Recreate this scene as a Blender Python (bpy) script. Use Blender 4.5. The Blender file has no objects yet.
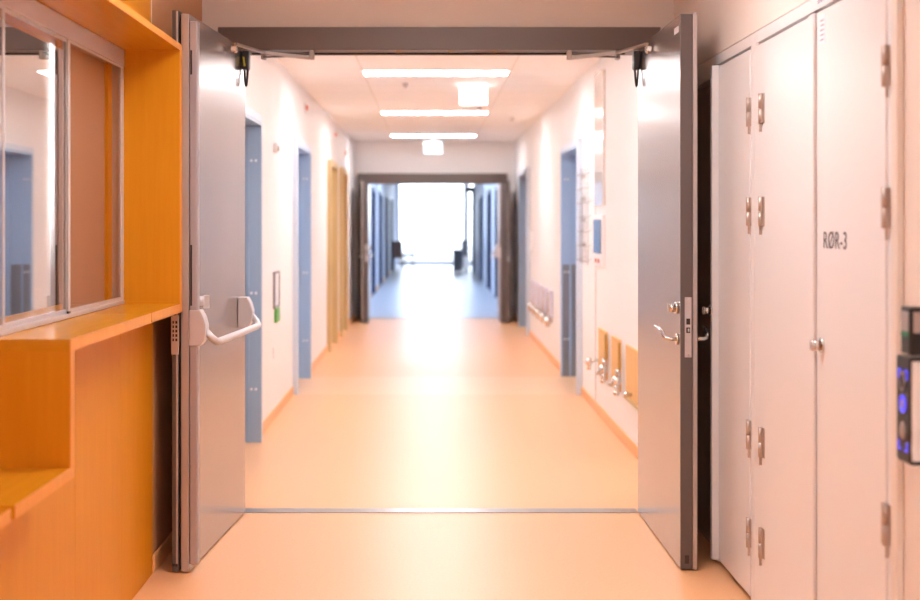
import bpy, bmesh, math, random
from mathutils import Vector, Matrix
random.seed(4)
PI = math.pi
S = bpy.context.scene
C = S.collection

# ------------------------------------------------------------------ materials
def srgb(r, g, b):
    f = lambda c: (c/255/12.92) if c/255 <= 0.04045 else ((c/255+0.055)/1.055)**2.4
    return (f(r), f(g), f(b), 1)

def mat(name, col, rough=0.5, metal=0.0, noise=0.04, scale=6.0, stretch=(1, 1, 1), bump=0.0, bscale=200.0,
        rvar=0.0, coat=0.0, spec=0.5, emit=None, estr=0.0):
    m = bpy.data.materials.new(name); m.use_nodes = True
    nt = m.node_tree; N = nt.nodes; L = nt.links
    b = N['Principled BSDF']
    b.inputs['Roughness'].default_value = rough
    b.inputs['Metallic'].default_value = metal
    b.inputs['Specular IOR Level'].default_value = spec
    b.inputs['Coat Weight'].default_value = coat
    b.inputs['Coat Roughness'].default_value = 0.12
    tc = N.new('ShaderNodeTexCoord'); mp = N.new('ShaderNodeMapping')
    mp.inputs['Scale'].default_value = stretch
    L.new(tc.outputs['Object'], mp.inputs['Vector'])
    nz = N.new('ShaderNodeTexNoise'); nz.inputs['Scale'].default_value = scale; nz.inputs['Detail'].default_value = 5
    L.new(mp.outputs['Vector'], nz.inputs['Vector'])
    mx = N.new('ShaderNodeMix'); mx.data_type = 'RGBA'
    c = col
    mx.inputs[6].default_value = tuple([max(0, v*(1-noise)) for v in c[:3]])+(1,)
    mx.inputs[7].default_value = tuple([min(1, v*(1+noise)) for v in c[:3]])+(1,)
    L.new(nz.outputs['Fac'], mx.inputs[0]); L.new(mx.outputs[2], b.inputs['Base Color'])
    if rvar:
        mr = N.new('ShaderNodeMapRange')
        mr.inputs['To Min'].default_value = max(0, rough-rvar); mr.inputs['To Max'].default_value = rough+rvar
        L.new(nz.outputs['Fac'], mr.inputs['Value']); L.new(mr.outputs[0], b.inputs['Roughness'])
    if bump:
        n2 = N.new('ShaderNodeTexNoise'); n2.inputs['Scale'].default_value = bscale; n2.inputs['Detail'].default_value = 3
        L.new(mp.outputs['Vector'], n2.inputs['Vector'])
        bp = N.new('ShaderNodeBump'); bp.inputs['Strength'].default_value = bump; bp.inputs['Distance'].default_value = 0.002
        L.new(n2.outputs['Fac'], bp.inputs['Height']); L.new(bp.outputs['Normal'], b.inputs['Normal'])
    if emit:
        b.inputs['Emission Color'].default_value = emit; b.inputs['Emission Strength'].default_value = estr
    return m

def wood(name, c1, c2, rough=0.4, grain=9.0, stretch=(1, 1, 0.06)):
    m = bpy.data.materials.new(name); m.use_nodes = True
    nt = m.node_tree; N = nt.nodes; L = nt.links; b = N['Principled BSDF']
    b.inputs['Roughness'].default_value = rough
    b.inputs['Specular IOR Level'].default_value = 0.22
    tc = N.new('ShaderNodeTexCoord'); mp = N.new('ShaderNodeMapping'); mp.inputs['Scale'].default_value = stretch
    L.new(tc.outputs['Object'], mp.inputs['Vector'])
    n1 = N.new('ShaderNodeTexNoise'); n1.inputs['Scale'].default_value = grain*5; n1.inputs['Detail'].default_value = 8
    n1.inputs['Distortion'].default_value = 0.6
    L.new(mp.outputs['Vector'], n1.inputs['Vector'])
    cr = N.new('ShaderNodeValToRGB'); cr.color_ramp.elements[0].color = c1; cr.color_ramp.elements[1].color = c2
    cr.color_ramp.elements[0].position = 0.3; cr.color_ramp.elements[1].position = 0.7
    L.new(n1.outputs['Fac'], cr.inputs['Fac']); L.new(cr.outputs['Color'], b.inputs['Base Color'])
    return m

def emission(name, col, strength, base=0.8):
    m = bpy.data.materials.new(name); m.use_nodes = True
    N = m.node_tree.nodes; b = N['Principled BSDF']
    b.inputs['Base Color'].default_value = (base, base, base, 1)
    b.inputs['Emission Color'].default_value = col; b.inputs['Emission Strength'].default_value = strength
    return m

def lino(name, c, c2, rough=0.3, spec=0.5):
    """speckled glossy linoleum"""
    m = bpy.data.materials.new(name); m.use_nodes = True
    nt = m.node_tree; N = nt.nodes; L = nt.links; b = N['Principled BSDF']
    b.inputs['Roughness'].default_value = rough; b.inputs['Specular IOR Level'].default_value = spec
    tc = N.new('ShaderNodeTexCoord')
    n1 = N.new('ShaderNodeTexNoise'); n1.inputs['Scale'].default_value = 90; n1.inputs['Detail'].default_value = 6
    n2 = N.new('ShaderNodeTexNoise'); n2.inputs['Scale'].default_value = 3; n2.inputs['Detail'].default_value = 4
    L.new(tc.outputs['Object'], n1.inputs['Vector']); L.new(tc.outputs['Object'], n2.inputs['Vector'])
    ad = N.new('ShaderNodeMath'); ad.operation = 'ADD'
    ml = N.new('ShaderNodeMath'); ml.operation = 'MULTIPLY'; ml.inputs[1].default_value = 0.12
    L.new(n2.outputs['Fac'], ml.inputs[0]); L.new(n1.outputs['Fac'], ad.inputs[0]); L.new(ml.outputs[0], ad.inputs[1])
    mr = N.new('ShaderNodeMapRange'); mr.inputs['From Min'].default_value = 0.45; mr.inputs['From Max'].default_value = 0.9
    L.new(ad.outputs[0], mr.inputs['Value'])
    mx = N.new('ShaderNodeMix'); mx.data_type = 'RGBA'; mx.inputs[6].default_value = c; mx.inputs[7].default_value = c2
    L.new(mr.outputs[0], mx.inputs[0]); L.new(mx.outputs[2], b.inputs['Base Color'])
    r2 = N.new('ShaderNodeMapRange'); r2.inputs['To Min'].default_value = rough-0.01; r2.inputs['To Max'].default_value = rough+0.01
    L.new(n2.outputs['Fac'], r2.inputs['Value']); L.new(r2.outputs[0], b.inputs['Roughness'])
    return m

def tiles(name, c, joint):
    m = bpy.data.materials.new(name); m.use_nodes = True
    nt = m.node_tree; N = nt.nodes; L = nt.links; b = N['Principled BSDF']
    b.inputs['Roughness'].default_value = 0.75
    tc = N.new('ShaderNodeTexCoord'); br = N.new('ShaderNodeTexBrick')
    br.offset = 0.0; br.inputs['Color1'].default_value = c
    br.inputs['Color2'].default_value = tuple([v*0.985 for v in c[:3]])+(1,)
    br.inputs['Mortar'].default_value = joint; br.inputs['Scale'].default_value = 1.0
    br.inputs['Brick Width'].default_value = 1.2; br.inputs['Row Height'].default_value = 0.6
    br.inputs['Mortar Size'].default_value = 0.006; br.inputs['Mortar Smooth'].default_value = 0.2
    mp = N.new('ShaderNodeMapping'); mp.inputs['Location'].default_value = (-0.05+0.6, 0.2, 0)
    L.new(tc.outputs['Object'], mp.inputs['Vector']); L.new(mp.outputs['Vector'], br.inputs['Vector'])
    L.new(br.outputs['Color'], b.inputs['Base Color'])
    return m

def glass_film(name, tint, refl):
    m = bpy.data.materials.new(name); m.use_nodes = True
    nt = m.node_tree; N = nt.nodes; L = nt.links
    N.remove(N['Principled BSDF']); out = N['Material Output']
    g = N.new('ShaderNodeBsdfGlossy'); g.inputs['Roughness'].default_value = 0.015
    nz = N.new('ShaderNodeTexNoise'); nz.inputs['Scale'].default_value = 2.0
    cr = N.new('ShaderNodeMapRange'); cr.inputs['To Min'].default_value = refl-0.02; cr.inputs['To Max'].default_value = refl+0.02
    L.new(nz.outputs['Fac'], cr.inputs['Value'])
    t = N.new('ShaderNodeBsdfTransparent'); t.inputs['Color'].default_value = tint
    mx = N.new('ShaderNodeMixShader')
    g.inputs['Color'].default_value = (0.95, 0.92, 0.9, 1)
    L.new(cr.outputs[0], mx.inputs[0]); L.new(t.outputs[0], mx.inputs[1]); L.new(g.outputs[0], mx.inputs[2])
    L.new(mx.outputs[0], out.inputs['Surface'])
    return m

M = {}
M['wall'] = mat('painted_wall', srgb(240, 237, 238), 0.55, noise=0.015, scale=3, bump=0.05, bscale=400)
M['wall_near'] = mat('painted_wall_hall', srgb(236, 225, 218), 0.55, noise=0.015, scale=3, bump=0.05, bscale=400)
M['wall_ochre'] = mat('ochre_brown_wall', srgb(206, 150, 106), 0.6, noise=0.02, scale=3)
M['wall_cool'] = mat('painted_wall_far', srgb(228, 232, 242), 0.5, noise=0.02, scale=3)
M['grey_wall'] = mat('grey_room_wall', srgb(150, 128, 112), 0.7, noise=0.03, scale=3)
M['pane_backing'] = mat('pinkish_beige_backing', srgb(196, 160, 142), 0.7, noise=0.03, scale=3)
M['ceiling'] = tiles('ceiling_tiles', srgb(250, 247, 246), srgb(232, 224, 218))
M['ceiling_plain'] = mat('ceiling_paint', srgb(236, 226, 218), 0.8, noise=0.01)
M['floor'] = lino('peach_linoleum', srgb(240, 178, 126), srgb(245, 189, 140), 0.36, 0.85)
M['floor_band'] = lino('pale_linoleum', srgb(241, 188, 142), srgb(246, 202, 160), 0.36, 0.85)
M['floor_cool'] = lino('grey_linoleum_cool_light', srgb(186, 192, 206), srgb(200, 206, 218), 0.3, 0.6)  # cool far light put into the colour of a greyish floor
M['skirt'] = mat('linoleum_upstand', srgb(240, 178, 120), 0.4, noise=0.04, scale=60)
M['wood'] = wood('orange_birch_veneer', srgb(212, 136, 18), srgb(217, 143, 24), 0.38)
M['wood_edge'] = wood('birch_edge_band', srgb(228, 150, 66), srgb(234, 160, 76), 0.42)
M['wood_shelf'] = wood('orange_birch_top', srgb(208, 137, 26), srgb(214, 145, 34), 0.25, stretch=(1, 0.06, 1))
M['wood_frame'] = wood('pale_birch_frame', srgb(204, 178, 132), srgb(214, 188, 142), 0.45)
M['wood_board'] = wood('birch_board', srgb(226, 178, 118), srgb(236, 190, 130), 0.5)
M['leaf'] = mat('brushed_grey_laminate', srgb(174, 165, 164), 0.225, 0.75, noise=0.02, scale=18, stretch=(6, 6, 0.15), rvar=0.01, spec=0.6)
M['leaf_edge'] = mat('grey_brown_edge', srgb(100, 90, 88), 0.4, 0.3, noise=0.03, scale=8)
M['seal'] = mat('pale_edge_profile', srgb(182, 172, 170), 0.35, 0.4, noise=0.02)
M['header'] = mat('grey_brown_frame', srgb(106, 94, 90), 0.42, 0.3, noise=0.02, scale=3)
M['silver'] = mat('satin_aluminium', srgb(205, 200, 202), 0.32, 0.75, noise=0.02, scale=20)
M['closer'] = mat('satin_grey_arm', srgb(176, 165, 158), 0.4, 0.2, noise=0.02)
M['chrome'] = mat('polished_steel', srgb(215, 212, 208), 0.16, 1.0, noise=0.02, scale=20)
M['silver_paint'] = mat('silver_enamel', srgb(208, 202, 204), 0.32, 0.25, noise=0.015)
M['rod'] = mat('grey_enamel', srgb(176, 168, 172), 0.3, 0.3, noise=0.015)
M['threshold'] = mat('steel_threshold', srgb(175, 170, 172), 0.3, 0.9, noise=0.25, scale=5, stretch=(1, 0.05, 1))
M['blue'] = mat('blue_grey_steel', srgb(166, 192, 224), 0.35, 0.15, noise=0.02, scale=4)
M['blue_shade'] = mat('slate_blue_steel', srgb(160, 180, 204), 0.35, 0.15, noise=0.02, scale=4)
M['kick'] = mat('steel_kick_plate', srgb(150, 152, 158), 0.3, 0.7, noise=0.05, scale=8)
M['blue_dark'] = mat('dark_blue_steel', srgb(32, 50, 92), 0.35, 0.1, noise=0.03, scale=4)
M['frame_pale'] = mat('pale_frame_face', srgb(208, 218, 234), 0.4, 0.1, noise=0.02)
M['cup'] = mat('white_pink_lacquer', srgb(236, 232, 233), 0.3, noise=0.01, scale=2, spec=0.5)
M['cup_gap'] = mat('shadow_gap', srgb(150, 125, 115), 0.8, noise=0.05)
M['hatch'] = mat('dark_brown_glossy_panel', srgb(190, 160, 142), 0.3, 0.1, noise=0.06)
M['hinge'] = mat('brushed_steel_hinge', srgb(190, 172, 162), 0.42, 0.6, noise=0.05, scale=30)
M['black'] = mat('black_plastic', srgb(24, 22, 24), 0.35, noise=0.1)
M['black_rubber'] = mat('black_rubber', srgb(18, 16, 16), 0.6, noise=0.1)
M['darkslot'] = mat('dark_slot', srgb(50, 38, 34), 0.6, noise=0.1)
M['white'] = mat('white_plastic', srgb(238, 236, 238), 0.35, noise=0.01)
M['sticker'] = mat('white_sticker', srgb(238, 236, 244), 0.5, noise=0.01)
M['ink'] = mat('grey_lettering', srgb(92, 84, 92), 0.5, noise=0.02)
M['ink_pale'] = mat('faded_print', srgb(170, 160, 172), 0.5, noise=0.02)
M['green'] = mat('green_plastic', srgb(92, 172, 70), 0.35, noise=0.02)
M['yellow'] = mat('yellow_label', srgb(190, 190, 50), 0.5, noise=0.02)
M['red'] = mat('red_lens', srgb(222, 112, 84), 0.3, noise=0.02)
M['screen'] = mat('dark_blue_screen', srgb(62, 84, 122), 0.15, noise=0.2, scale=14)
M['brass'] = mat('ochre_strap', srgb(184, 138, 52), 0.5, 0.2, noise=0.05)
M['wire'] = mat('grey_wire', srgb(150, 145, 148), 0.35, 0.6, noise=0.02)
M['lilac'] = mat('lilac_plastic', srgb(214, 212, 230), 0.4, noise=0.02)
M['brown'] = mat('brown_upholstery', srgb(150, 120, 112), 0.8, noise=0.1, scale=40)
M['bin'] = mat('grey_bin', srgb(140, 138, 146), 0.5, noise=0.03)
M['navy'] = mat('navy_upholstery', srgb(48, 62, 96), 0.8, noise=0.1, scale=40)
M['lamp'] = emission('ceiling_lamp_warm', (0.97, 0.985, 1.0, 1), 15.0)
M['lamp_near'] = emission('ceiling_lamp_hall', (0.97, 0.985, 1.0, 1), 8.6)
M['fill_cool'] = emission('added_fill_cool', (0.66, 0.80, 1.0, 1), 14.0)
M['exit'] = emission('exit_sign_glow', (0.97, 0.98, 1.0, 1), 2.6)
M['exit_far'] = emission('exit_sign_far_glow', (0.62, 0.9, 1.0, 1), .34, .15)
M['led_blue'] = emission('blue_led', (0.10, 0.08, 1.0, 1), .7, .05)
M['led_green'] = emission('green_led', (0.02, 0.45, 0.16, 1), 0.15, .05)
M['film'] = glass_film('reflective_glass', (0.9, 0.87, 0.84, 1), 0.62)
M['film_clear'] = glass_film('lightly_reflective_glass', (0.95, 0.92, 0.9, 1), 0.16)
M['pane'] = glass_film('clear_glass', (0.97, 0.98, 1, 1), 0.06)
M['gloss_board'] = mat('glossy_white_board', srgb(236, 230, 228), 0.12, noise=0.01, coat=0.6)
M['exit_ink'] = mat('pale_green_pictogram', srgb(176, 214, 206), 0.5, noise=0.01)

# ------------------------------------------------------------------ mesh helper
class MB:
    def __init__(s): s.bm = bmesh.new(); s.mats = []; s.cur = 0
    def m(s, material):
        if material not in s.mats: s.mats.append(material)
        s.cur = s.mats.index(material); return s
    def _fin(s, faces, smooth=False):
        for f in faces:
            f.material_index = s.cur; f.smooth = smooth
    def box(s, x0, x1, y0, y1, z0, z1, bev=0.0):
        x0, x1 = sorted((x0, x1)); y0, y1 = sorted((y0, y1)); z0, z1 = sorted((z0, z1))
        r = bmesh.ops.create_cube(s.bm, size=1)
        vs = r['verts']
        for v in vs:
            v.co = Vector((x0+(v.co.x+.5)*(x1-x0), y0+(v.co.y+.5)*(y1-y0), z0+(v.co.z+.5)*(z1-z0)))
        fs = set(f for v in vs for f in v.link_faces)
        if bev > 0:
            es = list(set(e for v in vs for e in v.link_edges))
            rr = bmesh.ops.bevel(s.bm, geom=es, offset=min(bev, .45*min(x1-x0, y1-y0, z1-z0)), segments=2, profile=.5, affect='EDGES')
            fs = set(f for f in fs if f.is_valid) | set(rr['faces'])
        s._fin(fs); return s
    def cyl(s, p0, p1, r, r2=None, n=20, smooth=True):
        p0 = Vector(p0); p1 = Vector(p1); d = p1-p0
        q = d.to_track_quat('Z', 'Y').to_matrix().to_4x4()
        rr = bmesh.ops.create_cone(s.bm, cap_ends=True, segments=n, radius1=r, radius2=r if r2 is None else r2, depth=d.length,
                                   matrix=Matrix.Translation((p0+p1)/2) @ q)
        fs = set(f for v in rr['verts'] for f in v.link_faces)
        s._fin(fs)
        for f in fs: f.smooth = smooth and len(f.verts) == 4
        return s
    def ball(s, c, r, sc=(1, 1, 1)):
        rr = bmesh.ops.create_uvsphere(s.bm, u_segments=16, v_segments=10, radius=r,
                                       matrix=Matrix.Translation(c) @ Matrix.Diagonal((*sc, 1)))
        s._fin(set(f for v in rr['verts'] for f in v.link_faces), True); return s
    def tube(s, pts, r, n=10, closed=False):
        pts = [Vector(p) for p in pts]; rings = []
        k = len(pts)
        for i, p in enumerate(pts):
            if closed: t = pts[(i+1) % k]-pts[i-1]
            else: t = pts[min(i+1, k-1)]-pts[max(i-1, 0)]
            t.normalize(); up = Vector((0, 0, 1)) if abs(t.z) < .9 else Vector((0, 1, 0))
            a = t.cross(up).normalized(); b = a.cross(t)
            rings.append([s.bm.verts.new(p+r*(math.cos(2*PI*j/n)*a+math.sin(2*PI*j/n)*b)) for j in range(n)])
        fs = []
        for i in range(k if closed else k-1):
            A, B = rings[i], rings[(i+1) % k]
            for j in range(n):
                fs.append(s.bm.faces.new((A[j], A[(j+1) % n], B[(j+1) % n], B[j])))
        if not closed: fs += [s.bm.faces.new(rings[0][::-1]), s.bm.faces.new(rings[-1])]
        s._fin(fs, True)
        return s
    def prism(s, poly, axis, a, b, bev=0.0):
        """poly: list of 2D points in the two other axes (order x,y,z without axis)"""
        def P(p, t):
            return {'x': (t, p[0], p[1]), 'y': (p[0], t, p[1]), 'z': (p[0], p[1], t)}[axis]
        A = [s.bm.verts.new(P(p, a)) for p in poly]; B = [s.bm.verts.new(P(p, b)) for p in poly]
        n = len(poly); fs = [s.bm.faces.new(A), s.bm.faces.new(B[::-1])]
        for i in range(n): fs.append(s.bm.faces.new((A[i], B[i], B[(i+1) % n], A[(i+1) % n])))
        if bev:
            rr = bmesh.ops.bevel(s.bm, geom=list(set(e for f in fs for e in f.edges)), offset=bev, segments=2, profile=.5, affect='EDGES')
            fs = [f for f in fs if f.is_valid]+rr['faces']
        s._fin(fs); return s
    def bar(s, p0, p1, w, h):
        """flat bar between two points, w sideways in plan, h in height"""
        p0 = Vector(p0); p1 = Vector(p1); d = (p1-p0).normalized()
        a = d.cross(Vector((0, 0, 1))).normalized()*w/2; b = a.cross(d).normalized()*h/2
        vs = [s.bm.verts.new(p+i*a+j*b) for p in (p0, p1) for i, j in ((-1, -1), (1, -1), (1, 1), (-1, 1))]
        fs = [s.bm.faces.new([vs[k] for k in q]) for q in ((0, 1, 2, 3), (7, 6, 5, 4), (0, 4, 5, 1), (1, 5, 6, 2), (2, 6, 7, 3), (3, 7, 4, 0))]
        s._fin(fs); return s
    def build(s, name, material=None, parent=None, local=False, **kw):
        if material is not None and not s.mats: s.mats = [material]
        bmesh.ops.recalc_face_normals(s.bm, faces=s.bm.faces)
        off = Vector((0, 0, 0))
        if parent is not None:
            if not local: off = world(parent)
        elif not local:
            xs = [v.co for v in s.bm.verts]
            off = Vector(((min(v.x for v in xs)+max(v.x for v in xs))/2, (min(v.y for v in xs)+max(v.y for v in xs))/2, min(v.z for v in xs)))
            if kw.get('kind') == 'structure' and kw.get('orig0', True): off = Vector((0, 0, 0))
        if off.length: bmesh.ops.translate(s.bm, verts=s.bm.verts, vec=-off)
        me = bpy.data.meshes.new(name); s.bm.to_mesh(me); s.bm.free()
        for mm in s.mats: me.materials.append(mm)
        o = bpy.data.objects.new(name, me); C.objects.link(o)
        if parent is not None: o.parent = parent
        else: o.location = off
        tag(o, **{k: v for k, v in kw.items() if k != 'orig0'})
        return o

WORLD = {}
def world(o):
    v = Vector((0, 0, 0))
    while o is not None: v = v+Vector(o.location); o = o.parent
    return v
def tag(o, label=None, cat=None, group=None, kind=None):
    if label: o['label'] = label
    if cat: o['category'] = cat
    if group: o['group'] = group
    if kind: o['kind'] = kind
    return o
def thing(name, loc, rz=0, **kw):
    o = bpy.data.objects.new(name, None); C.objects.link(o); o.empty_display_size = .1
    o.location = loc; o.rotation_euler = (0, 0, rz); return tag(o, **kw)
def copy_tree(o, parent=None, loc=None):
    c = o.copy(); C.objects.link(c); c.parent = parent
    if loc is not None: c.location = loc
    for ch in list(o.children): copy_tree(ch, c)
    return c
def text_mesh(body, size, depth=0.0008, sx=1.0, space=1.0):
    cu = bpy.data.curves.new('lettering', 'FONT'); cu.body = body; cu.size = size; cu.extrude = depth; cu.space_character = space
    cu.align_x = 'LEFT'
    o = bpy.data.objects.new('tmp_text', cu); C.objects.link(o)
    bpy.context.view_layer.update()
    me = bpy.data.meshes.new_from_object(o.evaluated_get(bpy.context.evaluated_depsgraph_get()))
    bpy.data.objects.remove(o); 
    for v in me.vertices: v.co.x *= sx
    return me
ST = dict(kind='structure')

# ------------------------------------------------------------------ dimensions (metres; camera stands at the origin)
HL, HR = -1.145, 1.22      # hall walls
CL, CR = -1.155, 1.27      # corridor walls
DW = 6.27                  # first doorway
DW2 = 18.96                # second doorway
END = 43.0
CZ = 2.67; FZ = 2.86
HZ = 2.80
BACK = -2.2

# ------------------------------------------------------------------ floors
MB().box(-1.75, 1.45, BACK, 10.5, -.1, 0).box(-1.75, 1.75, 11.72, 18.96, -.1, 0).build('floor', M['floor'], label='glossy peach orange linoleum floor of the hospital corridor', cat='floor', **ST)
MB().box(-1.75, 1.75, 10.5, 11.72, -.1, 0).build('floor_band', M['floor_band'], label='paler strip of linoleum across the corridor between the facing blue doors', cat='floor', **ST)
MB().box(-1.9, 2.1, 18.96, END+.3, -.1, 0).build('floor_far', M['floor_cool'], label='shiny greyish floor with painted cool light beyond the second double doors', cat='floor', **ST)
MB().box(-.93, 1.03, 6.21, 6.30, 0, .004, .0015).build('trim_1', M['threshold'], label='thin steel threshold strip across the floor under the grey frame', cat='threshold', **ST)
MB().box(-1.0, 1.06, 18.93, 18.99, 0, .004, .0015).build('trim_2', M['threshold'], label='narrow threshold strip at the far double doors', cat='threshold', **ST)

# ------------------------------------------------------------------ ceilings
MB().box(CL-.6, CR+.5, 6.42, 19.1, CZ, CZ+.1).build('ceiling', M['ceiling'], label='pale tiled corridor ceiling with three light panels', cat='ceiling', **ST)
MB().box(-1.9, 2.1, 19.1, END+.3, FZ, FZ+.1).build('ceiling_far', M['ceiling_plain'], label='ceiling of the far bluish corridor', cat='ceiling', **ST)
MB().box(-1.9, HR+.3, BACK, 6.42, HZ, HZ+.1).build('ceiling_hall', M['ceiling_plain'], label='ceiling of the near hall above the reception window', cat='ceiling', **ST)

# ------------------------------------------------------------------ walls
def wall_with_openings(name, X, out, y0, y1, z1, openings, m, thick=.25, **kw):
    b = MB(); y = y0; X2 = X+out*thick
    for (a, c, h) in sorted(openings):
        if a > y: b.box(X, X2, y, a, 0, z1)
        b.box(X, X2, a, c, h, z1); y = c
    if y < y1: b.box(X, X2, y, y1, 0, z1)
    return b.build(name, m, kind='structure', **kw)

DH = 2.10
left_doors = [(7.12, 8.23), (10.5, 11.62), (14.0, 15.0), (15.85, 16.8)]
right_doors = [(10.5, 11.77), (16.0, 17.4)]
wall_with_openings('wall_left', CL, -1, 6.42, 18.96, CZ, [(a, c, DH) for a, c in left_doors], M['wall'],
                   label='white corridor wall on the left with blue and wooden doorways', cat='wall')
wall_with_openings('wall_right', CR, 1, 6.42, 18.96, CZ, [(a, c, DH) for a, c in right_doors], M['wall'],
                   label='white corridor wall on the right with wire rack and low wooden boards', cat='wall')
far_l = [(24.4, 25.6), (28.0, 29.3), (32.0, 33.3), (36.3, 37.6)]
far_r = [(22.6, 24.2), (26.2, 27.6), (30.4, 31.8)]
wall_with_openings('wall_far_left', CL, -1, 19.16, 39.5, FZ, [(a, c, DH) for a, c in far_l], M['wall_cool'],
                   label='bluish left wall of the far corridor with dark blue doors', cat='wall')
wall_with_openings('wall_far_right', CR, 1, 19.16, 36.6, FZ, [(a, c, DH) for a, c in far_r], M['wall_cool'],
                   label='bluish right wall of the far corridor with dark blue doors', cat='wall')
MB().box(-1.5, -1.4, 39.5, END, 0, FZ).build('wall_lounge_left', M['wall_cool'], label='left side wall of the bright bay at the end window', cat='wall', **ST)
MB().box(1.75, 1.85, 36.6, END, 0, FZ).build('wall_lounge_right', M['wall_cool'], label='right side wall of the bright bay at the end window', cat='wall', **ST)
# first doorway wall: around the frame and above it
b = MB()
b.box(HL-.25, -1.053, DW, 6.42, 0, HZ); b.box(1.14, HR+.3, DW, 6.42, 0, HZ); b.box(-1.053, 1.14, DW, 6.42, 2.41, HZ)
b.build('wall_doorway', M['wall_near'], label='pale peach wall above the grey frame of the near double doors', cat='wall', **ST)
b = MB()
b.box(-1.405, -1.10, DW2, 19.16, 0, FZ); b.box(1.16, 1.52, DW2, 19.16, 0, FZ); b.box(-1.10, 1.16, DW2, 19.16, 2.18, FZ)
b.build('wall_second_doorway', M['wall'], label='pale wall above the grey frame of the far double doors', cat='wall', **ST)
# grey door frames
b = MB()
b.box(-1.053, 1.14, 6.19, 6.40, 2.297, 2.41, .003)
b.box(-1.053, -.955, 6.215, 6.40, 0, 2.30, .003); b.box(1.062, 1.14, 6.215, 6.40, 0, 2.30, .003)
b.m(M['header'])
fr = b.build('trim_3', M['header'], label='grey brown steel frame of the near double doors', cat='door frame', **ST)
b = MB()
b.box(-.9, .98, 6.30, 6.34, 2.291, 2.298)
b.build('seal_strip', M['black_rubber'], fr)
for px in (-.16, .10, .32): MB().cyl((px, 6.24, 2.297), (px, 6.24, 2.292), .012).build('bolt_keeper', M['brass'], fr)
b = MB()
b.box(-1.10, 1.16, 18.88, 19.1, 2.03, 2.19, .003); b.box(-1.10, -1.0, 18.9, 19.1, 0, 2.04, .003); b.box(1.06, 1.16, 18.9, 19.1, 0, 2.04, .003)
b.build('trim_4', M['header'], label='grey steel frame of the far double doors', cat='door frame', **ST)
# hall right wall: cupboards are set into it
b = MB()
b.box(HR, HR+.3, 6.10, 6.27, 0, HZ)
b.box(HR, HR+.3, BACK, 3.28, 0, HZ)
b.box(HR, HR+.3, 3.28, 6.10, 2.16, HZ)
b.box(HR+.25, HR+.3, 3.28, 6.10, 0, 2.16)
b.build('wall_hall_right', M['wall_near'], label='pale pink wall beside and above the white shaft cupboards', cat='wall', **ST)
# hall left wall with reception opening
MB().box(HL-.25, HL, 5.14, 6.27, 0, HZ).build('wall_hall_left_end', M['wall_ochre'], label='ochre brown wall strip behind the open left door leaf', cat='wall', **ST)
b = MB()
b.box(HL-.25, HL, 1.5, 5.14, 2.18, HZ)
b.box(HL-.25, HL, BACK, 1.5, 0, HZ)
b.box(HL-.25, HL-.03, 3.585, 5.14, 0, 1.06); b.box(HL-.25, HL-.03, 1.5, 3.585, 0, .70); b.box(HL-.30, HL-.25, 1.5, 3.60, .6, 1.2)
b.build('wall_hall_left', M['wall_near'], label='wall around the reception window', cat='wall', **ST)
MB().box(-1.9, HR+.3, BACK-.1, BACK, 0, HZ).build('wall_hall_back', M['wall_near'], label='wall behind the viewer', cat='wall', **ST)
# skirting
def skirt(name, X, out, segs, label, h=.075):
    b = MB()
    for a, c in segs: b.box(X, X+out*.012, a, c, 0, h, .003)
    b.build(name, M['skirt'], label=label, cat='skirting', **ST)
skirt('baseboard_left', CL, 1, [(6.43, 7.07), (8.28, 10.44), (11.68, 13.95), (15.05, 15.8), (16.85, 18.9)], 'orange linoleum upstand along the left corridor wall')
skirt('baseboard_right', CR, -1, [(6.43, 10.44), (11.83, 15.94), (17.46, 18.9)], 'orange linoleum upstand along the right corridor wall')
skirt('baseboard_hall', HL, 1, [(5.139, 6.2)], 'orange upstand at the wall foot behind the left door leaf')
skirt('baseboard_far', CL, 1, [(19.2, 24.3), (25.7, 27.9), (29.4, 31.9), (33.4, 36.2)], 'skirting of the far left wall')

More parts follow.
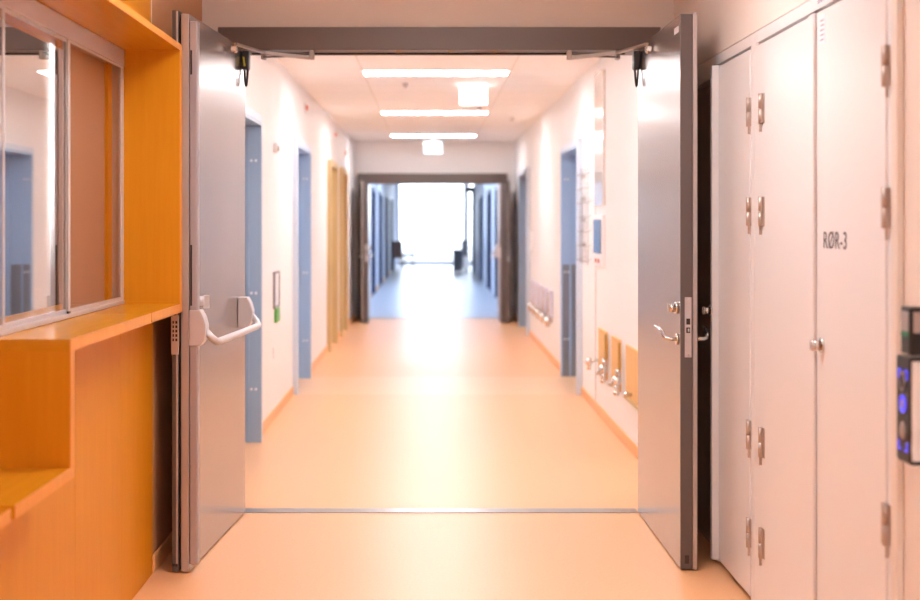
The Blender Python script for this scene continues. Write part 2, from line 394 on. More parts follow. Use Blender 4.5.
# ------------------------------------------------------------------ side doors in the corridor
dn = [2]
def side_door(X, s, y0, y1, fm, leafm, label, prot=.045, fw=.05, kick=False, hinges=True, pale=True, lever=True, deep=.20):
    """s=+1: wall on the left (room side to the right); door set back in a steel lined recess"""
    dn[0] += 1
    r = thing('door_%d' % dn[0], (X, (y0+y1)/2, 0), label=label, cat='door', kind='structure')
    b = MB()
    xo = X+s*prot; xi = X-s*deep
    t = .022
    b.m(fm)
    b.box(xo, xi, y0, y0+t, 0, DH-t); b.box(xo, xi, y1-t, y1, 0, DH-t); b.box(xo, xi, y0, y1, DH-t, DH)
    b.box(xi, xi+s*.05, y0+t, y0+t+.03, 0, DH-t); b.box(xi, xi+s*.05, y1-t-.03, y1-t, 0, DH-t)   # rebate stop
    b.box(X-s*.05, X-s*.045+s*.01, y1-t-.008, y1-t, 0, DH-t)
    b.build('frame', fm, r)
    b = MB()
    am = M['frame_pale'] if pale else fm
    b.box(X+s*.001, xo, y0-fw, y0, 0, DH+fw, .004); b.box(X+s*.001, xo, y1, y1+fw, 0, DH+fw, .004); b.box(X+s*.001, xo, y0, y1, DH, DH+fw, .004)
    b.build('architrave', am if pale else fm, r)
    lf = MB().box(xi-s*.045, xi, y0+t, y1-t, .01, DH-t, .003).build('leaf', leafm, r)
    if lever:
        b = MB(); yy = y0+.1
        b.cyl((xi, yy, 1.0), (xi+s*.055, yy, 1.0), .012); b.tube([(xi+s*.055, yy, 1.0), (xi+s*.06, yy+.03, 1.0), (xi+s*.06, yy+.13, 1.0)], .010)
        b.cyl((xi, yy, 1.0), (xi+s*.008, yy, 1.0), .027)
        b.build('handle', M['chrome'], r)
    if kick:
        MB().box(X+s*.03, X-s*.195, y1-t-.003, y1-t, .0, 1.05).build('kick_plate', M['kick'], r)
    if hinges:
        for z in (.35, .98, 1.85):
            for xx in (X-s*.02, X+s*.01): MB().cyl((xx, y1-t, z), (xx, y1-t-.008, z), .009, n=12).build('frame_screw', M['white'], r)
    return r
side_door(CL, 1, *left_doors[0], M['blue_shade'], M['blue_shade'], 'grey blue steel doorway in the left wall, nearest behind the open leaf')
side_door(CL, 1, *left_doors[1], M['blue'], M['blue'], 'blue steel doorway in the left wall facing the blue door across the pale floor strip')
side_door(CL, 1, *left_doors[2], M['wood_frame'], M['wood_frame'], 'wood lined doorway in the left wall, the nearer of the two wooden ones', hinges=False, pale=False)
side_door(CL, 1, *left_doors[3], M['wood_frame'], M['wood_frame'], 'wood lined doorway in the left wall, the farther one beside the grey leaf', hinges=False, pale=False)
side_door(CR, -1, *right_doors[0], M['blue'], M['blue'], 'blue steel doorway in the right wall beside the wire rack', kick=True)
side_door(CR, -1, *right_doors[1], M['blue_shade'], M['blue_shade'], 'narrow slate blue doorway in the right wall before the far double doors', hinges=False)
nm = ['nearest', 'second', 'third', 'farthest']
for i, (a, c) in enumerate(far_l):
    side_door(CL, 1, a, c, M['blue_dark'], M['blue'], 'dark blue doorway on the left beyond the far double doors, %s of four' % nm[i], prot=.03, hinges=False, pale=False, lever=False, deep=.09)
for i, (a, c) in enumerate(far_r):
    side_door(CR, -1, a, c, M['blue_dark'], M['blue_dark'], 'dark blue doorway on the right beyond the far double doors, %s of three' % ['nearest', 'middle', 'farthest'][i], prot=.03, hinges=False, pale=False, lever=False, deep=.09)

# ------------------------------------------------------------------ double door leaves
def lever_handle(parent, s, x, y, z, side):
    """side=+1 inner face (towards corridor centre), -1 outer"""
    d = s*side; b = MB()
    b.cyl((x, y, z), (x+d*.008, y, z), .024)
    pts = [(x, y, z), (x+d*.03, y, z), (x+d*.048, y+.004, z+.002), (x+d*.056, y+.02, z+.012), (x+d*.060, y+.045, z+.030), (x+d*.064, y+.07, z+.038), (x+d*.070, y+.12, z+.040)]
    b.tube(pts, .0085, 12)
    b.build('lever_handle', M['chrome'], parent, local=True)

def leaf_door(name, loc, rz, s, W, H, label, kind, T=.052):
    """local frame: origin at hinge foot on inner face, leaf runs to -y, inner face looks to +s x"""
    r = thing(name, loc, rz, label=label, cat='door leaf', kind='structure')
    F = lambda x: s*x
    lf = MB().m(M['leaf']).box(F(0), F(-T), -W, 0, .008, H, .002).build('panel', M['leaf'], r, local=True)
    # edge profile on the near edge + outer lip
    b = MB()
    if T < .04: b.m(M['seal']).box(F(-.001), F(-T+.008), -W-.006, -W, .008, H, .001)
    b.m(M['leaf_edge']).box(F(-.001), F(-T+.001), -W-.004, -W, .008, H, .001)
    b.build('edge_face', None, r, local=True)
    if kind == 'lock': MB().m(M['seal']).box(F(-T), F(-T-.018), -W-.008, 0, .006, H+.006, .003).build('edge_profile', None, r, local=True)
    if kind == 'lock':
        fp = MB().box(F(-.018), F(-.046), -W-.007, -W-.002, .884, 1.133, .001).build('lock_plate', M['silver'], r, local=True)
        for za, zb in ((1.02, 1.045), (.985, 1.008)):
            MB().box(F(-.024), F(-.040), -W-.0085, -W-.0069, za, zb).build('slot', M['darkslot'], fp, local=True)
        for z in (.893, 1.124): MB().cyl((F(-.032), -W-.0068, z), (F(-.032), -W-.0085, z), .004, n=10).build('screw', M['chrome'], fp, local=True)
        MB().box(F(-.028), F(-.036), -W-.014, -W-.006, .99, 1.004, .001).build('latch', M['chrome'], fp, local=True)
        lever_handle(r, s, F(0), -W+.055, .955, 1); lever_handle(r, s, F(-T-.018), -W+.055, .955, -1)
        b = MB()
        b.cyl((F(0), -W+.055, 1.085), (F(.012), -W+.055, 1.085), .025); b.cyl((F(.012), -W+.055, 1.085), (F(.035), -W+.055, 1.085), .017)
        b.box(F(.030), F(.042), -W+.049, -W+.061, 1.066, 1.106, .003)
        b.build('thumb_turn', M['chrome'], r, local=True)
        b = MB()
        b.box(F(-.018), F(-.036), -W-.006, -W-.003, .03, .065, .001); b.cyl((F(-.027), -W-.006, .05), (F(-.027), -W-.008, .05), .006)
        b.build('floor_bolt', M['darkslot'], r, local=True)
    if kind == 'bar':
        # vertical rod cover on inner face at the near edge
        rc = MB().box(F(.001), F(.036), -W-.002, -W+.035, .035, H-.03, .006).build('rod_cover', M['rod'], r, local=True)
        for za, zb in ((1.10, 1.35), (2.05, 2.15)): MB().box(F(.005), F(.013), -W-.004, -W-.0015, za, zb, .001).build('slot', M['darkslot'], rc, local=True)
        for (ya, yb, o) in ((-W-.006, -W+.055, 0), (-.17, -.11, .0)):
            prof = [(0.001, .935), (.045, .935), (.062, .955), (.070, .985), (.070, 1.02), (.060, 1.055), (.045, 1.082), (0.001, 1.082)]
            MB().prism([(F(x+.0), z) for x, z in prof], 'y', ya, yb, .003).build('bar_housing', M['silver_paint'], r, local=True)
        b = MB()
        b.tube([(F(.055), -W+.03, 1.0), (F(.085), -W+.035, .965), (F(.100), -W+.06, .948), (F(.102), -W+.10, .945), (F(.102), -.22, .945), (F(.100), -.17, .948), (F(.085), -.14, .965), (F(.055), -.14, 1.0)], .0155, 14)
        b.build('push_bar', M['silver_paint'], r, local=True)
        b = MB(); b.cyl((F(0), -W+.075, 1.115), (F(.046), -W+.075, 1.115), .021); b.box(F(.04), F(.066), -W+.068, -W+.082, 1.085, 1.140, .004)
        b.build('thumb_turn', M['silver_paint'], r, local=True)
        # outer rebate profile with strike plate and brush seal
        b = MB().m(M['leaf_edge']).box(F(-T-.010), F(-T-.036), -W-.006, -W+.06, .006, H+.015, .002).box(F(-T), F(-T-.010), -W+.03, -W+.06, .006, H)
        ol = b.build('rebate_profile', None, r, local=True)
        MB().box(F(-T-.011), F(-T-.019), -W-.010, -W-.005, .03, H+.010, .001).build('brush_seal', M['seal'], ol, local=True)
        sp = MB().box(F(-T-.006), F(-T-.038), -W-.013, -W-.005, .90, 1.06, .001).build('strike_plate', M['silver'], r, local=True)
        for k in range(5):
            z = .955+k*.018
            for xa, xb in ((-T-.012, -T-.020), (-T-.026, -T-.032)): MB().box(F(xa), F(xb), -W-.0145, -W-.0125, z, z+.011).build('slot', M['darkslot'], sp, local=True)
        for xx in (-T-.016, -T-.029): MB().cyl((F(xx), -W-.005, .035), (F(xx), -W-.013, .035), .006, n=10).build('screw', M['darkslot'], r, local=True)
    # hinges at the far end
    for z in (.25, 1.1, 2.05):
        if z < H: MB().cyl((F(-T-.02), .008, z-.05), (F(-T-.02), .008, z+.05), .009, n=12).build('hinge', M['silver'], r, local=True)
    return r

A1 = math.radians(-4.0); A2 = math.radians(.35)
L1 = leaf_door('door_1', (-.918, 6.20, 0), A1, 1, 1.06, 2.30, 'open grey door leaf on the left with a silver push bar', 'bar', T=.034)
L2 = leaf_door('door_2', (1.0275, 6.20, 0), A2, -1, 1.02, 2.305, 'open grey door leaf on the right with lever handle and lock plate', 'lock')
L3 = leaf_door('door_20', (-.905, 18.88, 0), math.radians(1), 1, .95, 2.03, 'open grey leaf on the left of the far double doors', 'lock', T=.085)
L4 = leaf_door('door_21', (1.01, 18.88, 0), 0, -1, .95, 2.03, 'open grey leaf on the right of the far double doors with a white push bar', 'bar', T=.085)
# small label on the right leaf top
MB().box(-.0002, -.0014, -1.02+.03, -1.02+.12, 2.236, 2.262).build('label_sticker', M['sticker'], L2, local=True)

# door closers: bracket on the leaf, arm to the frame
def closer(name, s, leaf_x, label):
    r = thing(name, (leaf_x, 6.0, 2.25), label=label, cat='door closer')
    x = leaf_x
    b = MB(); b.box(x+s*.002, x+s*.030, 5.80, 5.84, 2.235, 2.262, .003); b.cyl((x+s*.02, 5.82, 2.23), (x+s*.02, 5.82, 2.278), .010)
    b.build('leaf_bracket', M['chrome'], r)
    xa = x+s*.10; xb = x+s*.34
    b = MB(); b.bar((x+s*.02, 5.82, 2.274), (xa+s*.01, 6.18, 2.280), .024, .009); b.bar((xa+s*.01, 6.18, 2.280), (xb, 6.235, 2.262), .030, .016)
    b.build('arm', M['closer'], r)
    for p0, p1 in (((xa, 6.20, 2.262), (xa+s*.12, 6.22, 2.268)), ((xb-s*.12, 6.22, 2.276), (xb, 6.21, 2.287))):
        MB().bar(p0, p1, .014, .007).build('tie_rod', M['leaf_edge'], r)
    for xc in (xa, xb): MB().box(xc-.011, xc+.011, 6.20, 6.25, 2.254, 2.297, .003).build('frame_bracket', M['closer'], r)
    return r
closer('door_closer', 1, -.93, 'silver scissor closer arm joining the left leaf to the frame head')
closer('door_closer', -1, 1.03, 'silver scissor closer arm joining the right leaf to the frame head')

def cable_loop(s, x, label, flash):
    r = thing('cable_box', (x, 6.13, 2.19), label=label, cat='cable loop', group=None)
    b = MB().box(x+s*.001, x+s*.036, 6.10, 6.16, 2.19, 2.282, .008); b.build('housing', M['black'], r)
    if flash:
        MB().m(M['yellow']).prism([(x+s*.012, 2.205), (x+s*.020, 2.205), (x+s*.014, 2.25), (x+s*.006, 2.25)], 'y', 6.0985, 6.10).build('warning_label', None, r)
    pts = []
    for k in range(13):
        t = k/12; a = PI*t
        pts.append((x+s*(.030-.022*t), 6.115+.02*t, 2.20-.09*math.sin(a)))
    MB().tube(pts, .0055, 10).build('cable', M['black_rubber'], r)
cable_loop(1, -.922, 'black cable box with hanging loop at the top of the left leaf', True)
cable_loop(-1, 1.028, 'black cable box with hanging loop at the top of the right leaf', False)

# ------------------------------------------------------------------ ceiling lamps
def lamp(y, x, w, d, z, m, label, group, name='ceiling_light'):
    r = thing(name, (x, y, z-.02), label=label, cat='ceiling light', group=group)
    b = MB(); t = .012
    b.box(x-w/2-t, x+w/2+t, y-d/2-t, y-d/2, z-.012, z, 0); b.box(x-w/2-t, x+w/2+t, y+d/2, y+d/2+t, z-.012, z, 0)
    b.box(x-w/2-t, x-w/2, y-d/2, y+d/2, z-.012, z); b.box(x+w/2, x+w/2+t, y-d/2, y+d/2, z-.012, z)
    b.build('frame', M['white'], r)
    MB().box(x-w/2, x+w/2, y-d/2, y+d/2, z-.010, z-.002).build('diffuser', m, r)
for y, n in ((10.19, 'nearest'), (13.86, 'middle'), (17.5, 'farthest')):
    lamp(y, .045, 1.17, .30, CZ, M['lamp'], 'long glowing ceiling panel, %s of the three in the corridor' % n, 'corridor ceiling panels')
lamp(4.1, .1, 1.17, .50, HZ, M['lamp_near'], 'ceiling panel of the near hall in front of the double doors', 'hall ceiling panels')
lamp(0.4, .1, 1.17, .60, HZ, M['lamp_near'], 'ceiling panel of the near hall above the camera', 'hall ceiling panels')
for y in (21.5, 25.0, 28.5):  # unseen panels added to brighten the far corridor
    lamp(y, .05, 1.2, .5, FZ, M['fill_cool'], 'added cool fill panel beyond the far double doors', 'far fill panels')

lamp(6.85, .045, 1.17, .30, CZ, M['lamp'], 'ceiling panel just past the near double doors', 'corridor ceiling panels')
# exit signs
def exit_sign(x, y, zt, w, h, label, m, ink):
    r = thing('exit_sign', (x, y, zt-h), label=label, cat='exit sign')
    MB().box(x-w/2, x+w/2, y-.015, y+.015, zt-h, zt, .004).build('light_box', m, r)
    MB().cyl((x, y, zt), (x, y, CZ), .012).box(x-.05, x+.05, y-.02, y+.02, CZ-.012, CZ, .002).build('mount', M['white'], r)
    b = MB().m(ink)
    if m is M['exit_far']:
        cx = x+.01; cz = zt-h*.5; yy = y-.0155
        b.box(cx-.012, cx+.012, yy-.001, yy, cz-.02, cz+.03); b.cyl((cx+.004, yy, cz+.045), (cx+.004, yy-.001, cz+.045), .012, n=12)
        b.bar((cx-.005, yy, cz-.02), (cx-.035, yy, cz-.055), .001, .012); b.bar((cx+.005, yy, cz-.02), (cx+.02, yy, cz-.055), .001, .012)
        b.bar((cx, yy, cz+.02), (cx+.035, yy, cz), .001, .010)
        b.box(cx-.10, cx-.055, yy-.001, yy, cz-.055, cz+.055)
    else:
        b.box(x-w*.38, x-w*.22, y-.0165, y-.0155, zt-h*.72, zt-h*.6)
    b.build('pictogram', None, r)
exit_sign(.385, 11.2, 2.652, .245, .155, 'bright white hanging sign box right of centre under the ceiling panels', M['exit'], M['sticker'])
exit_sign(.035, 17.75, 2.60, .27, .185, 'bluish glowing exit sign hanging above the far double doors', M['exit_far'], M['exit_ink'])

# ceiling dots
for (x, y, n) in ((-.22, 11.0, 'left of the white sign'), (.52, 13.2, 'behind the white sign'), (.95, 14.6, 'at the right side of the ceiling')):
    MB().cyl((x, y, CZ-.03), (x, y, CZ+.06), .022, .035).cyl((x, y, CZ-.045), (x, y, CZ-.03), .008).build('ceiling_sprinkler', M['silver'], label='small round ceiling sprinkler %s' % n, cat='sprinkler', group='ceiling sprinklers')

# call lights over doors on the left
for (y, z, n) in ((11.5, 2.50, 'above the blue left doorway'), (15.0, 2.50, 'above the nearer wooden doorway'), (16.75, 2.38, 'above the farther wooden doorway')):
    r = thing('call_light', (CL, y, z), label='small red call light %s' % n, cat='call light', group='call lights')
    MB().box(CL, CL+.012, y-.05, y+.05, z-.05, z+.05, .003).build('base_plate', M['white'], r)
    MB().ball((CL+.014, y, z), .028, (.7, 1, 1)).build('lens', M['red'], r)
r = thing('wall_sensor', (CL, 9.25, 2.0), label='small white sensor high on the left wall between the blue doorways', cat='sensor')
MB().box(CL, CL+.03, 9.19, 9.27, 1.96, 2.03, .005).build('base', M['white'], r)
MB().cyl((CL+.03, 9.23, 1.99), (CL+.04, 9.23, 1.99), .02).build('lens', M['seal'], r)
# glove/soap holder on left wall
r = thing('wall_dispenser', (CL, 9.32, .70), label='slim wall dispenser with green base on the left wall between blue doorways', cat='dispenser')
b = MB()
for yy in (9.17, 9.455): b.box(CL, CL+.016, yy, yy+.015, .81, 1.075, .002)
b.box(CL, CL+.016, 9.17, 9.47, 1.065, 1.08, .002); b.box(CL, CL+.016, 9.17, 9.47, .81, .825, .002); 
b.build('frame', M['wire'], r)
MB().box(CL+.001, CL+.010, 9.186, 9.454, .826, 1.064, .003).build('white_box', M['white'], r)
MB().box(CL, CL+.02, 9.24, 9.45, .70, .808, .008).build('green_base', M['green'], r)
for (y, z) in ((9.15, .45), (7.0, 1.0)):
    MB().box(CL, CL+.012, y, y+.08, z, z+.08, .003).build('wall_socket', M['white'], label='white square socket low on the left wall' if z < .6 else 'white square switch on the left wall beside the nearest doorway', cat='socket')

# ------------------------------------------------------------------ right corridor wall items
# wire leaflet rack
r = thing('wire_rack', (CR, 10.2, 1.10), label='tall grey wire leaflet rack on the right wall beside the blue doorway', cat='rack')
for y in (9.86, 10.02, 10.18, 10.34):
    MB().tube([(CR-.03, y, 1.11), (CR-.03, y, 1.89)], .0028, 8).build('upright', M['wire'], r)
for k in range(7):
    z = 1.14+k*.115
    b = MB(); b.tube([(CR+.002, 9.86, z+.02), (CR-.03, 9.86, z), (CR-.07, 9.90, z), (CR-.07, 10.30, z), (CR-.03, 10.34, z), (CR+.002, 10.34, z+.02)], .0025, 8)
    b.build('pocket_wire', M['wire'], r)
for y in (10.02, 10.18):
    for z in (1.25, 1.45, 1.62, 1.80): MB().box(CR-.04, CR-.03, y-.012, y+.012, z, z+.03, .002).build('clip', M['wire'], r)
# glossy white board and control panel
MB().box(CR-.02, CR+.002, 9.08, 9.55, 1.57, 2.56, .004).build('glossy_board', M['gloss_board'], label='tall narrow glossy white board on the right wall above the blue screen', cat='board')
r = thing('control_panel', (CR, 9.3, 1.12), label='wall control panel with dark blue screen below the glossy board', cat='control panel')
MB().box(CR-.025, CR+.002, 9.08, 9.58, 1.12, 1.50, .004).build('housing', M['white'], r)
MB().box(CR-.028, CR-.025, 9.13, 9.55, 1.215, 1.465, .001).build('screen', M['screen'], r)
for yy in (9.24, 9.40): MB().cyl((CR-.025, yy, 1.16), (CR-.034, yy, 1.16), .016).build('red_button', M['red'], r, label='red round button')
# thin edge strip (corner guard line)
MB().box(CR-.004, CR, 9.60, 9.615, .08, 2.6).build('wall_strip', M['seal'], label='thin vertical strip on the right wall beside the glossy board', cat='strip')

def strap_fitting(y, z0, z1, label, group):
    r = thing('hanging_hose', (CR-.03, y, z0), label=label, cat='hose', group=group)
    MB().box(CR-.032, CR-.018, y-.026, y+.026, z0+.17, z1, .003).build('strap', M['brass'], r)
    b = MB()
    b.cyl((CR-.035, y, z0+.12), (CR-.035, y, z0+.18), .020, .016); b.ball((CR-.045, y, z0+.10), .034, (1, 1.1, 1))
    b.cyl((CR-.09, y, z0+.075), (CR-.03, y, z0+.075), .014); b.cyl((CR-.085, y-.03, z0+.075), (CR-.085, y+.03, z0+.075), .012)
    b.cyl((CR-.045, y, z0+.01), (CR-.045, y, z0+.08), .014, .022); b.ball((CR-.045, y, z0+.02), .022)
    b.build('steel_coupling', M['chrome'], r)
# near set: three boards on the right wall
Z0, Z1 = .315, .66
for (a, c, n) in ((8.95, 9.36, 'farthest'), (8.33, 8.69, 'middle'), (7.35, 8.05, 'nearest')):
    r = thing('wall_board', (CR, (a+c)/2, Z0), label='low pale wooden board on the right wall, %s of the near set of three' % n, cat='board', group='near low wooden boards')
    MB().box(CR-.015, CR+.002, a, c, Z0, Z1, .002).build('board', M['wood_board'], r)
    MB().box(CR-.028, CR-.015, a, c, Z0, Z0+.018, .002).build('ledge', M['wood_frame'], r)
strap_fitting(8.89, .30, .65, 'ochre strap with steel coupling between the farthest and middle near boards', 'near hanging hoses')
strap_fitting(8.25, .30, .65, 'ochre strap with steel coupling between the middle and nearest near boards', 'near hanging hoses')
MB().cyl((CR-.07, 9.47, .40), (CR+.002, 9.47, .40), .014).ball((CR-.07, 9.47, .39), .032).cyl((CR-.07, 9.47, .33), (CR-.07, 9.47, .39), .016).build('wall_hook', M['chrome'], label='steel wall coupling at the far end of the near boards', cat='coupling', group=None)
MB().cyl((CR-.05, 7.80, .37), (CR-.015, 7.80, .37), .012).ball((CR-.05, 7.80, .37), .02).build('wall_hook', M['chrome'], label='small steel knob on the nearest low wooden board', cat='coupling')
# far set: five slim lilac holders on small wooden boards
ords = ['nearest', 'second', 'third', 'fourth', 'fifth', 'farthest']
for k in range(5):
    y = 13.2+k*.56
    r = thing('wall_board', (CR, y, .40), label='small wooden board low on the right wall before the slate doorway, %s of five' % (ords[k] if k < 4 else 'farthest'), cat='board', group='far low wooden boards')
    MB().box(CR-.012, CR+.002, y-.06, y+.24, .42, .70, .002).build('board', M['brass'], r)
    r = thing('tube_holder', (CR, y-.20, .38), label='slim lilac holder with steel coupling low on the right wall, %s of five' % (ords[k] if k < 4 else 'farthest'), cat='holder', group='far lilac holders')
    MB().box(CR-.035, CR+.002, y-.24, y-.10, .46, .74, .008).build('holder', M['lilac'], r)
    MB().ball((CR-.05, y-.17, .42), .045).cyl((CR-.05, y-.17, .36), (CR-.05, y-.17, .43), .02).cyl((CR-.05, y-.17, .42), (CR+.002, y-.17, .42), .015).build('steel_coupling', M['chrome'], r)
MB().box(CR-.02, CR+.002, 15.6, 15.75, 1.10, 1.32, .004).build('wall_switch', M['white'], label='white switch plate on the right wall beside the slate doorway', cat='switch')

# ------------------------------------------------------------------ shaft cupboards, right hall wall
def hinge(parent, y, z, s):
    """s: +1 hinge barrel on the door whose free side is towards +y"""
    b = MB(); x = HR-.004
    b.box(x-.003, x+.004, y-.020, y+.020, z-.054, z+.054)
    b.cyl((x-.009, y-.012*s, z+.0015), (x-.009, y-.012*s, z+.054), .008, n=14); b.cyl((x-.009, y-.012*s, z-.054), (x-.009, y-.012*s, z-.0015), .008, n=14)
    b.box(x-.010, x-.003, y-.004, y+.018, z-.054, z+.054)
    b.box(x-.012, x-.003, y-.0195*s, y-.017*s, z-.085, z)
    b.build('hinge', M['hinge'], parent)
def cup_door(parent, y0, y1, z0=.02, z1=2.10, ang=0, hy=None):
    return MB().box(HR-.006, HR+.014, y0, y1, z0, z1, .003).build('door', M['cup'], parent)
def knob(parent, y, z, x=HR-.006):
    b = MB(); b.cyl((x, y, z), (x-.006, y, z), .024); b.cyl((x-.006, y, z), (x-.030, y, z), .015); b.cyl((x-.028, y, z), (x-.034, y, z), .018, .016)
    b.box(x-.0355, x-.034, y-.002, y+.002, z-.009, z+.009)
    b.build('knob', M['chrome'], parent)

# cupboard A (single door, hinged on its near side)
r = thing('shaft_cupboard', (HR, 5.0, 0), label='white single door shaft cupboard next to the open right door leaf', cat='cupboard')
b = MB()
b.box(HR-.003, HR+.2, 4.705, 4.752, 0, 2.155, .002); b.box(HR-.003, HR+.2, 5.315, 5.34, 0, 2.155, .002); b.box(HR-.003, HR+.2, 4.752, 5.315, 2.112, 2.155, .002)
b.build('frame', M['cup'], r)
MB().box(HR+.10, HR+.12, 4.752, 5.315, .0, 2.112).build('back', M['cup_gap'], r)
d = cup_door(r, 4.757, 5.268)
MB().m(M['cup']).box(HR-.034, HR+.010, 5.272, 5.305, .02, 2.105, .003).build('edge_profile', None, r)
knob(d, 5.288, 1.07, HR-.034)
for z in (1.862, 1.483, .635, .262): hinge(d, 4.765, z, 1)
# cupboard B/C (double, lettered)
r = thing('shaft_cupboard', (HR, 4.0, 0), label='white double door shaft cupboard lettered on its near door', cat='cupboard')
b = MB()
b.box(HR-.003, HR+.2, 4.655, 4.703, 0, 2.155, .002); b.box(HR-.003, HR+.2, 3.283, 3.330, 0, 2.155, .002); b.box(HR-.003, HR+.2, 3.330, 4.655, 2.112, 2.155, .002)
b.build('frame', M['cup'], r)
MB().box(HR+.10, HR+.12, 3.33, 4.655, .0, 2.112).build('back', M['cup_gap'], r)
d1 = cup_door(r, 3.995, 4.595+.055)
MB().box(HR-.016, HR-.004, 3.937, 3.990, .02, 2.10, .003).build('centre_strip', M['cup'], r)
d2 = cup_door(r, 3.336, 3.934)
for z in (1.859, 1.482, .638, .27): hinge(d1, 4.565, z, -1)
for z in (1.858, 1.48, .639): hinge(d2, 3.33, z, 1)
knob(d2, 3.88, 1.06)
# lettering
def wall_text(body, size, y, z, sx, parent, m, name='lettering', space=1.0, x=HR-.0068):
    me = text_mesh(body, size, .0005, sx, space); me.name = name
    me.transform(Matrix(((0, 0, -1, 0), (-1, 0, 0, 0), (0, 1, 0, 0), (0, 0, 0, 1))))
    me.transform(Matrix.Translation(Vector((x, y, z))-world(parent)))
    me.materials.clear(); me.materials.append(m)
    o = bpy.data.objects.new(name, me); C.objects.link(o); o.parent = parent; return o
wall_text('RØR-3', .074, 3.866, 1.363, 1.0, d2, M['ink'], space=1.08)
MB().box(HR-.0075, HR-.006, 3.845, 3.905, 1.995, 2.085).build('sticker', M['sticker'], d2, label='small white paper sticker')
b = MB()
for k in range(5): b.box(HR-.0079, HR-.0075, 3.855, 3.893-.004*(k % 2), 2.005+k*.015, 2.010+k*.015)
b.build('sticker_print', M['ink_pale'], d2)
MB().box(HR-.0045, HR-.003, 3.83, 3.93, 2.122, 2.150).build('sticker', M['sticker'], r)
wall_text('Ø504', .026, 3.925, 2.127, 1.0, r, M['ink_pale'], x=HR-.0049)
# dark recessed hatch behind the right leaf
r = thing('service_hatch', (HR, 5.75, 0), label='dark brown recessed hatch in the gap behind the right door leaf', cat='hatch')
MB().box(HR+.035, HR+.06, 5.375, 6.07, .0, 2.06, .002).build('panel', M['hatch'], r)
b = MB(); b.box(HR-.002, HR+.2, 5.342, 5.370, 0, 2.155, .002); b.box(HR-.002, HR+.2, 6.07, 6.095, 0, 2.155, .002); b.box(HR-.002, HR+.2, 5.370, 6.07, 2.065, 2.155, .002)
b.build('frame', M['wall_near'], r)
# casing strip right of the lettered cupboard
MB().box(HR-.018, HR, 3.225, 3.262, 0, 2.6, .003).build('trim_5', M['wall_near'], label='vertical casing strip between cupboards and card reader', cat='trim', **ST)
MB().box(HR-.001, HR-.007, 3.29, 4.70, .0, .012).build('trim_6', M['cup_gap'], label='narrow base joint below the cupboards', cat='trim', **ST)

# card readers
r = thing('card_reader', (HR, 3.1, 1.11), label='black card reader with grey pad and green light at the right edge', cat='card reader')
b = MB(); b.prism([(1.185, 3.005), (HR+.002, 3.01), (HR+.002, 3.07), (1.185, 3.06)], 'z', 1.125, 1.232, .004)
b.build('body', M['black'], r)
fa = MB(); fa.m(M['black']).box(1.150, 1.190, 3.0, 3.062, 1.122, 1.238, .006).build('cover', None, r)
MB().box(1.1485, 1.1505, 3.008, 3.056, 1.178, 1.226, .0008).build('grey_pad', M['seal'], r)
MB().box(1.158, 1.184, 2.9980, 3.0002, 1.176, 1.226, .0008).build('side_pad', M['seal'], r)
MB().box(1.148, 1.152, 3.008, 3.056, 1.166, 1.176, .001).build('status_light', M['led_green'], r)
r = thing('intercom', (HR, 3.04, .86), label='white wall unit with black front and blue lights below the card reader', cat='intercom')
MB().box(1.155, HR+.002, 3.0, 3.085, .866, 1.108, .004).build('housing', M['white'], r)
MB().box(1.150, 1.156, 3.003, 3.088, .862, 1.115, .003).build('front_panel', M['black'], r)
for za, zb in ((.858, .866), (1.108, 1.116)): MB().box(1.152, HR, 2.998, 3.088, za, zb, .002).build('end_cap', M['black'], r)
x = 1.1495
ring = [(x, 3.045+  .016*math.cos(a*PI/12), 1.000+.019*math.sin(a*PI/12)) for a in range(24)]
MB().tube(ring, .0028, 8, closed=True).build('light_ring', M['led_blue'], r)
for zz, d in ((1.082, -1), (.888, 1)):
    for yy, e in ((3.072, -1), (3.018, 1)):
        b = MB(); b.box(x-.0008, x+.001, yy-.002, yy+.002, zz, zz+d*.022); b.box(x-.0008, x+.001, yy, yy+e*.014, zz-.002, zz+.002)
        b.build('corner_light', M['led_blue'], r)
MB().cyl((x-.002, 3.045, 1.0), (x+.002, 3.045, 1.0), .011).build('button', M['bin'], r)
b = MB(); b.tube([(x-.002, 3.045+.014*math.cos(a), 1.055+.022*math.sin(a)) for a in [k*PI/8 for k in range(17)]], .002, 6)
b.build('speaker_icon', M['seal'], r)
MB().ball((x, 3.045, .935), .014, (.4, 1, 1.6)).build('bell_icon', M['seal'], r)

# ------------------------------------------------------------------ reception on the left
FX = -1.02
r = thing('reception_counter', (HL, 3.4, 0), label='orange wooden reception counter with a high top and a lower shelf', cat='counter')
ct = MB().m(M['wood_shelf']).box(-1.30, FX-.003, 3.545, 4.572, 1.075, 1.11).box(-1.30, FX-.003, 4.584, 5.14, 1.075, 1.11)
ct.m(M['wood_edge']).box(FX-.003, FX, 3.545, 4.572, 1.075, 1.11).box(FX-.003, FX, 4.584, 5.14, 1.075, 1.11)
ct.build('counter_top', None, r)
MB().m(M['wood']).box(-1.395, FX-.003, 3.548, 3.585, .745, 1.075).m(M['wood_edge']).box(FX-.003, FX-.0005, 3.548, 3.585, .745, 1.075).build('side_panel', None, r)
lt = MB().m(M['wood_shelf']).box(-1.395, FX-.003, 3.075, 3.585, .712, .745).box(-1.395, FX-.003, 2.0, 3.042, .712, .745)
lt.m(M['wood_edge']).box(FX-.003, FX, 3.075, 3.585, .712, .745).box(FX-.003, FX, 2.0, 3.042, .712, .745)
lt.build('low_shelf', None, r)
b = MB(); 
ys = [1.6, 2.35, 3.18, 4.02, 4.60, 5.138]
for a, c in zip(ys[:-1], ys[1:]):
    top = 1.075 if a > 3.9 else (.712)
    b.box(HL-.02, HL+.004, a+.0012, c-.0012, 0, top)
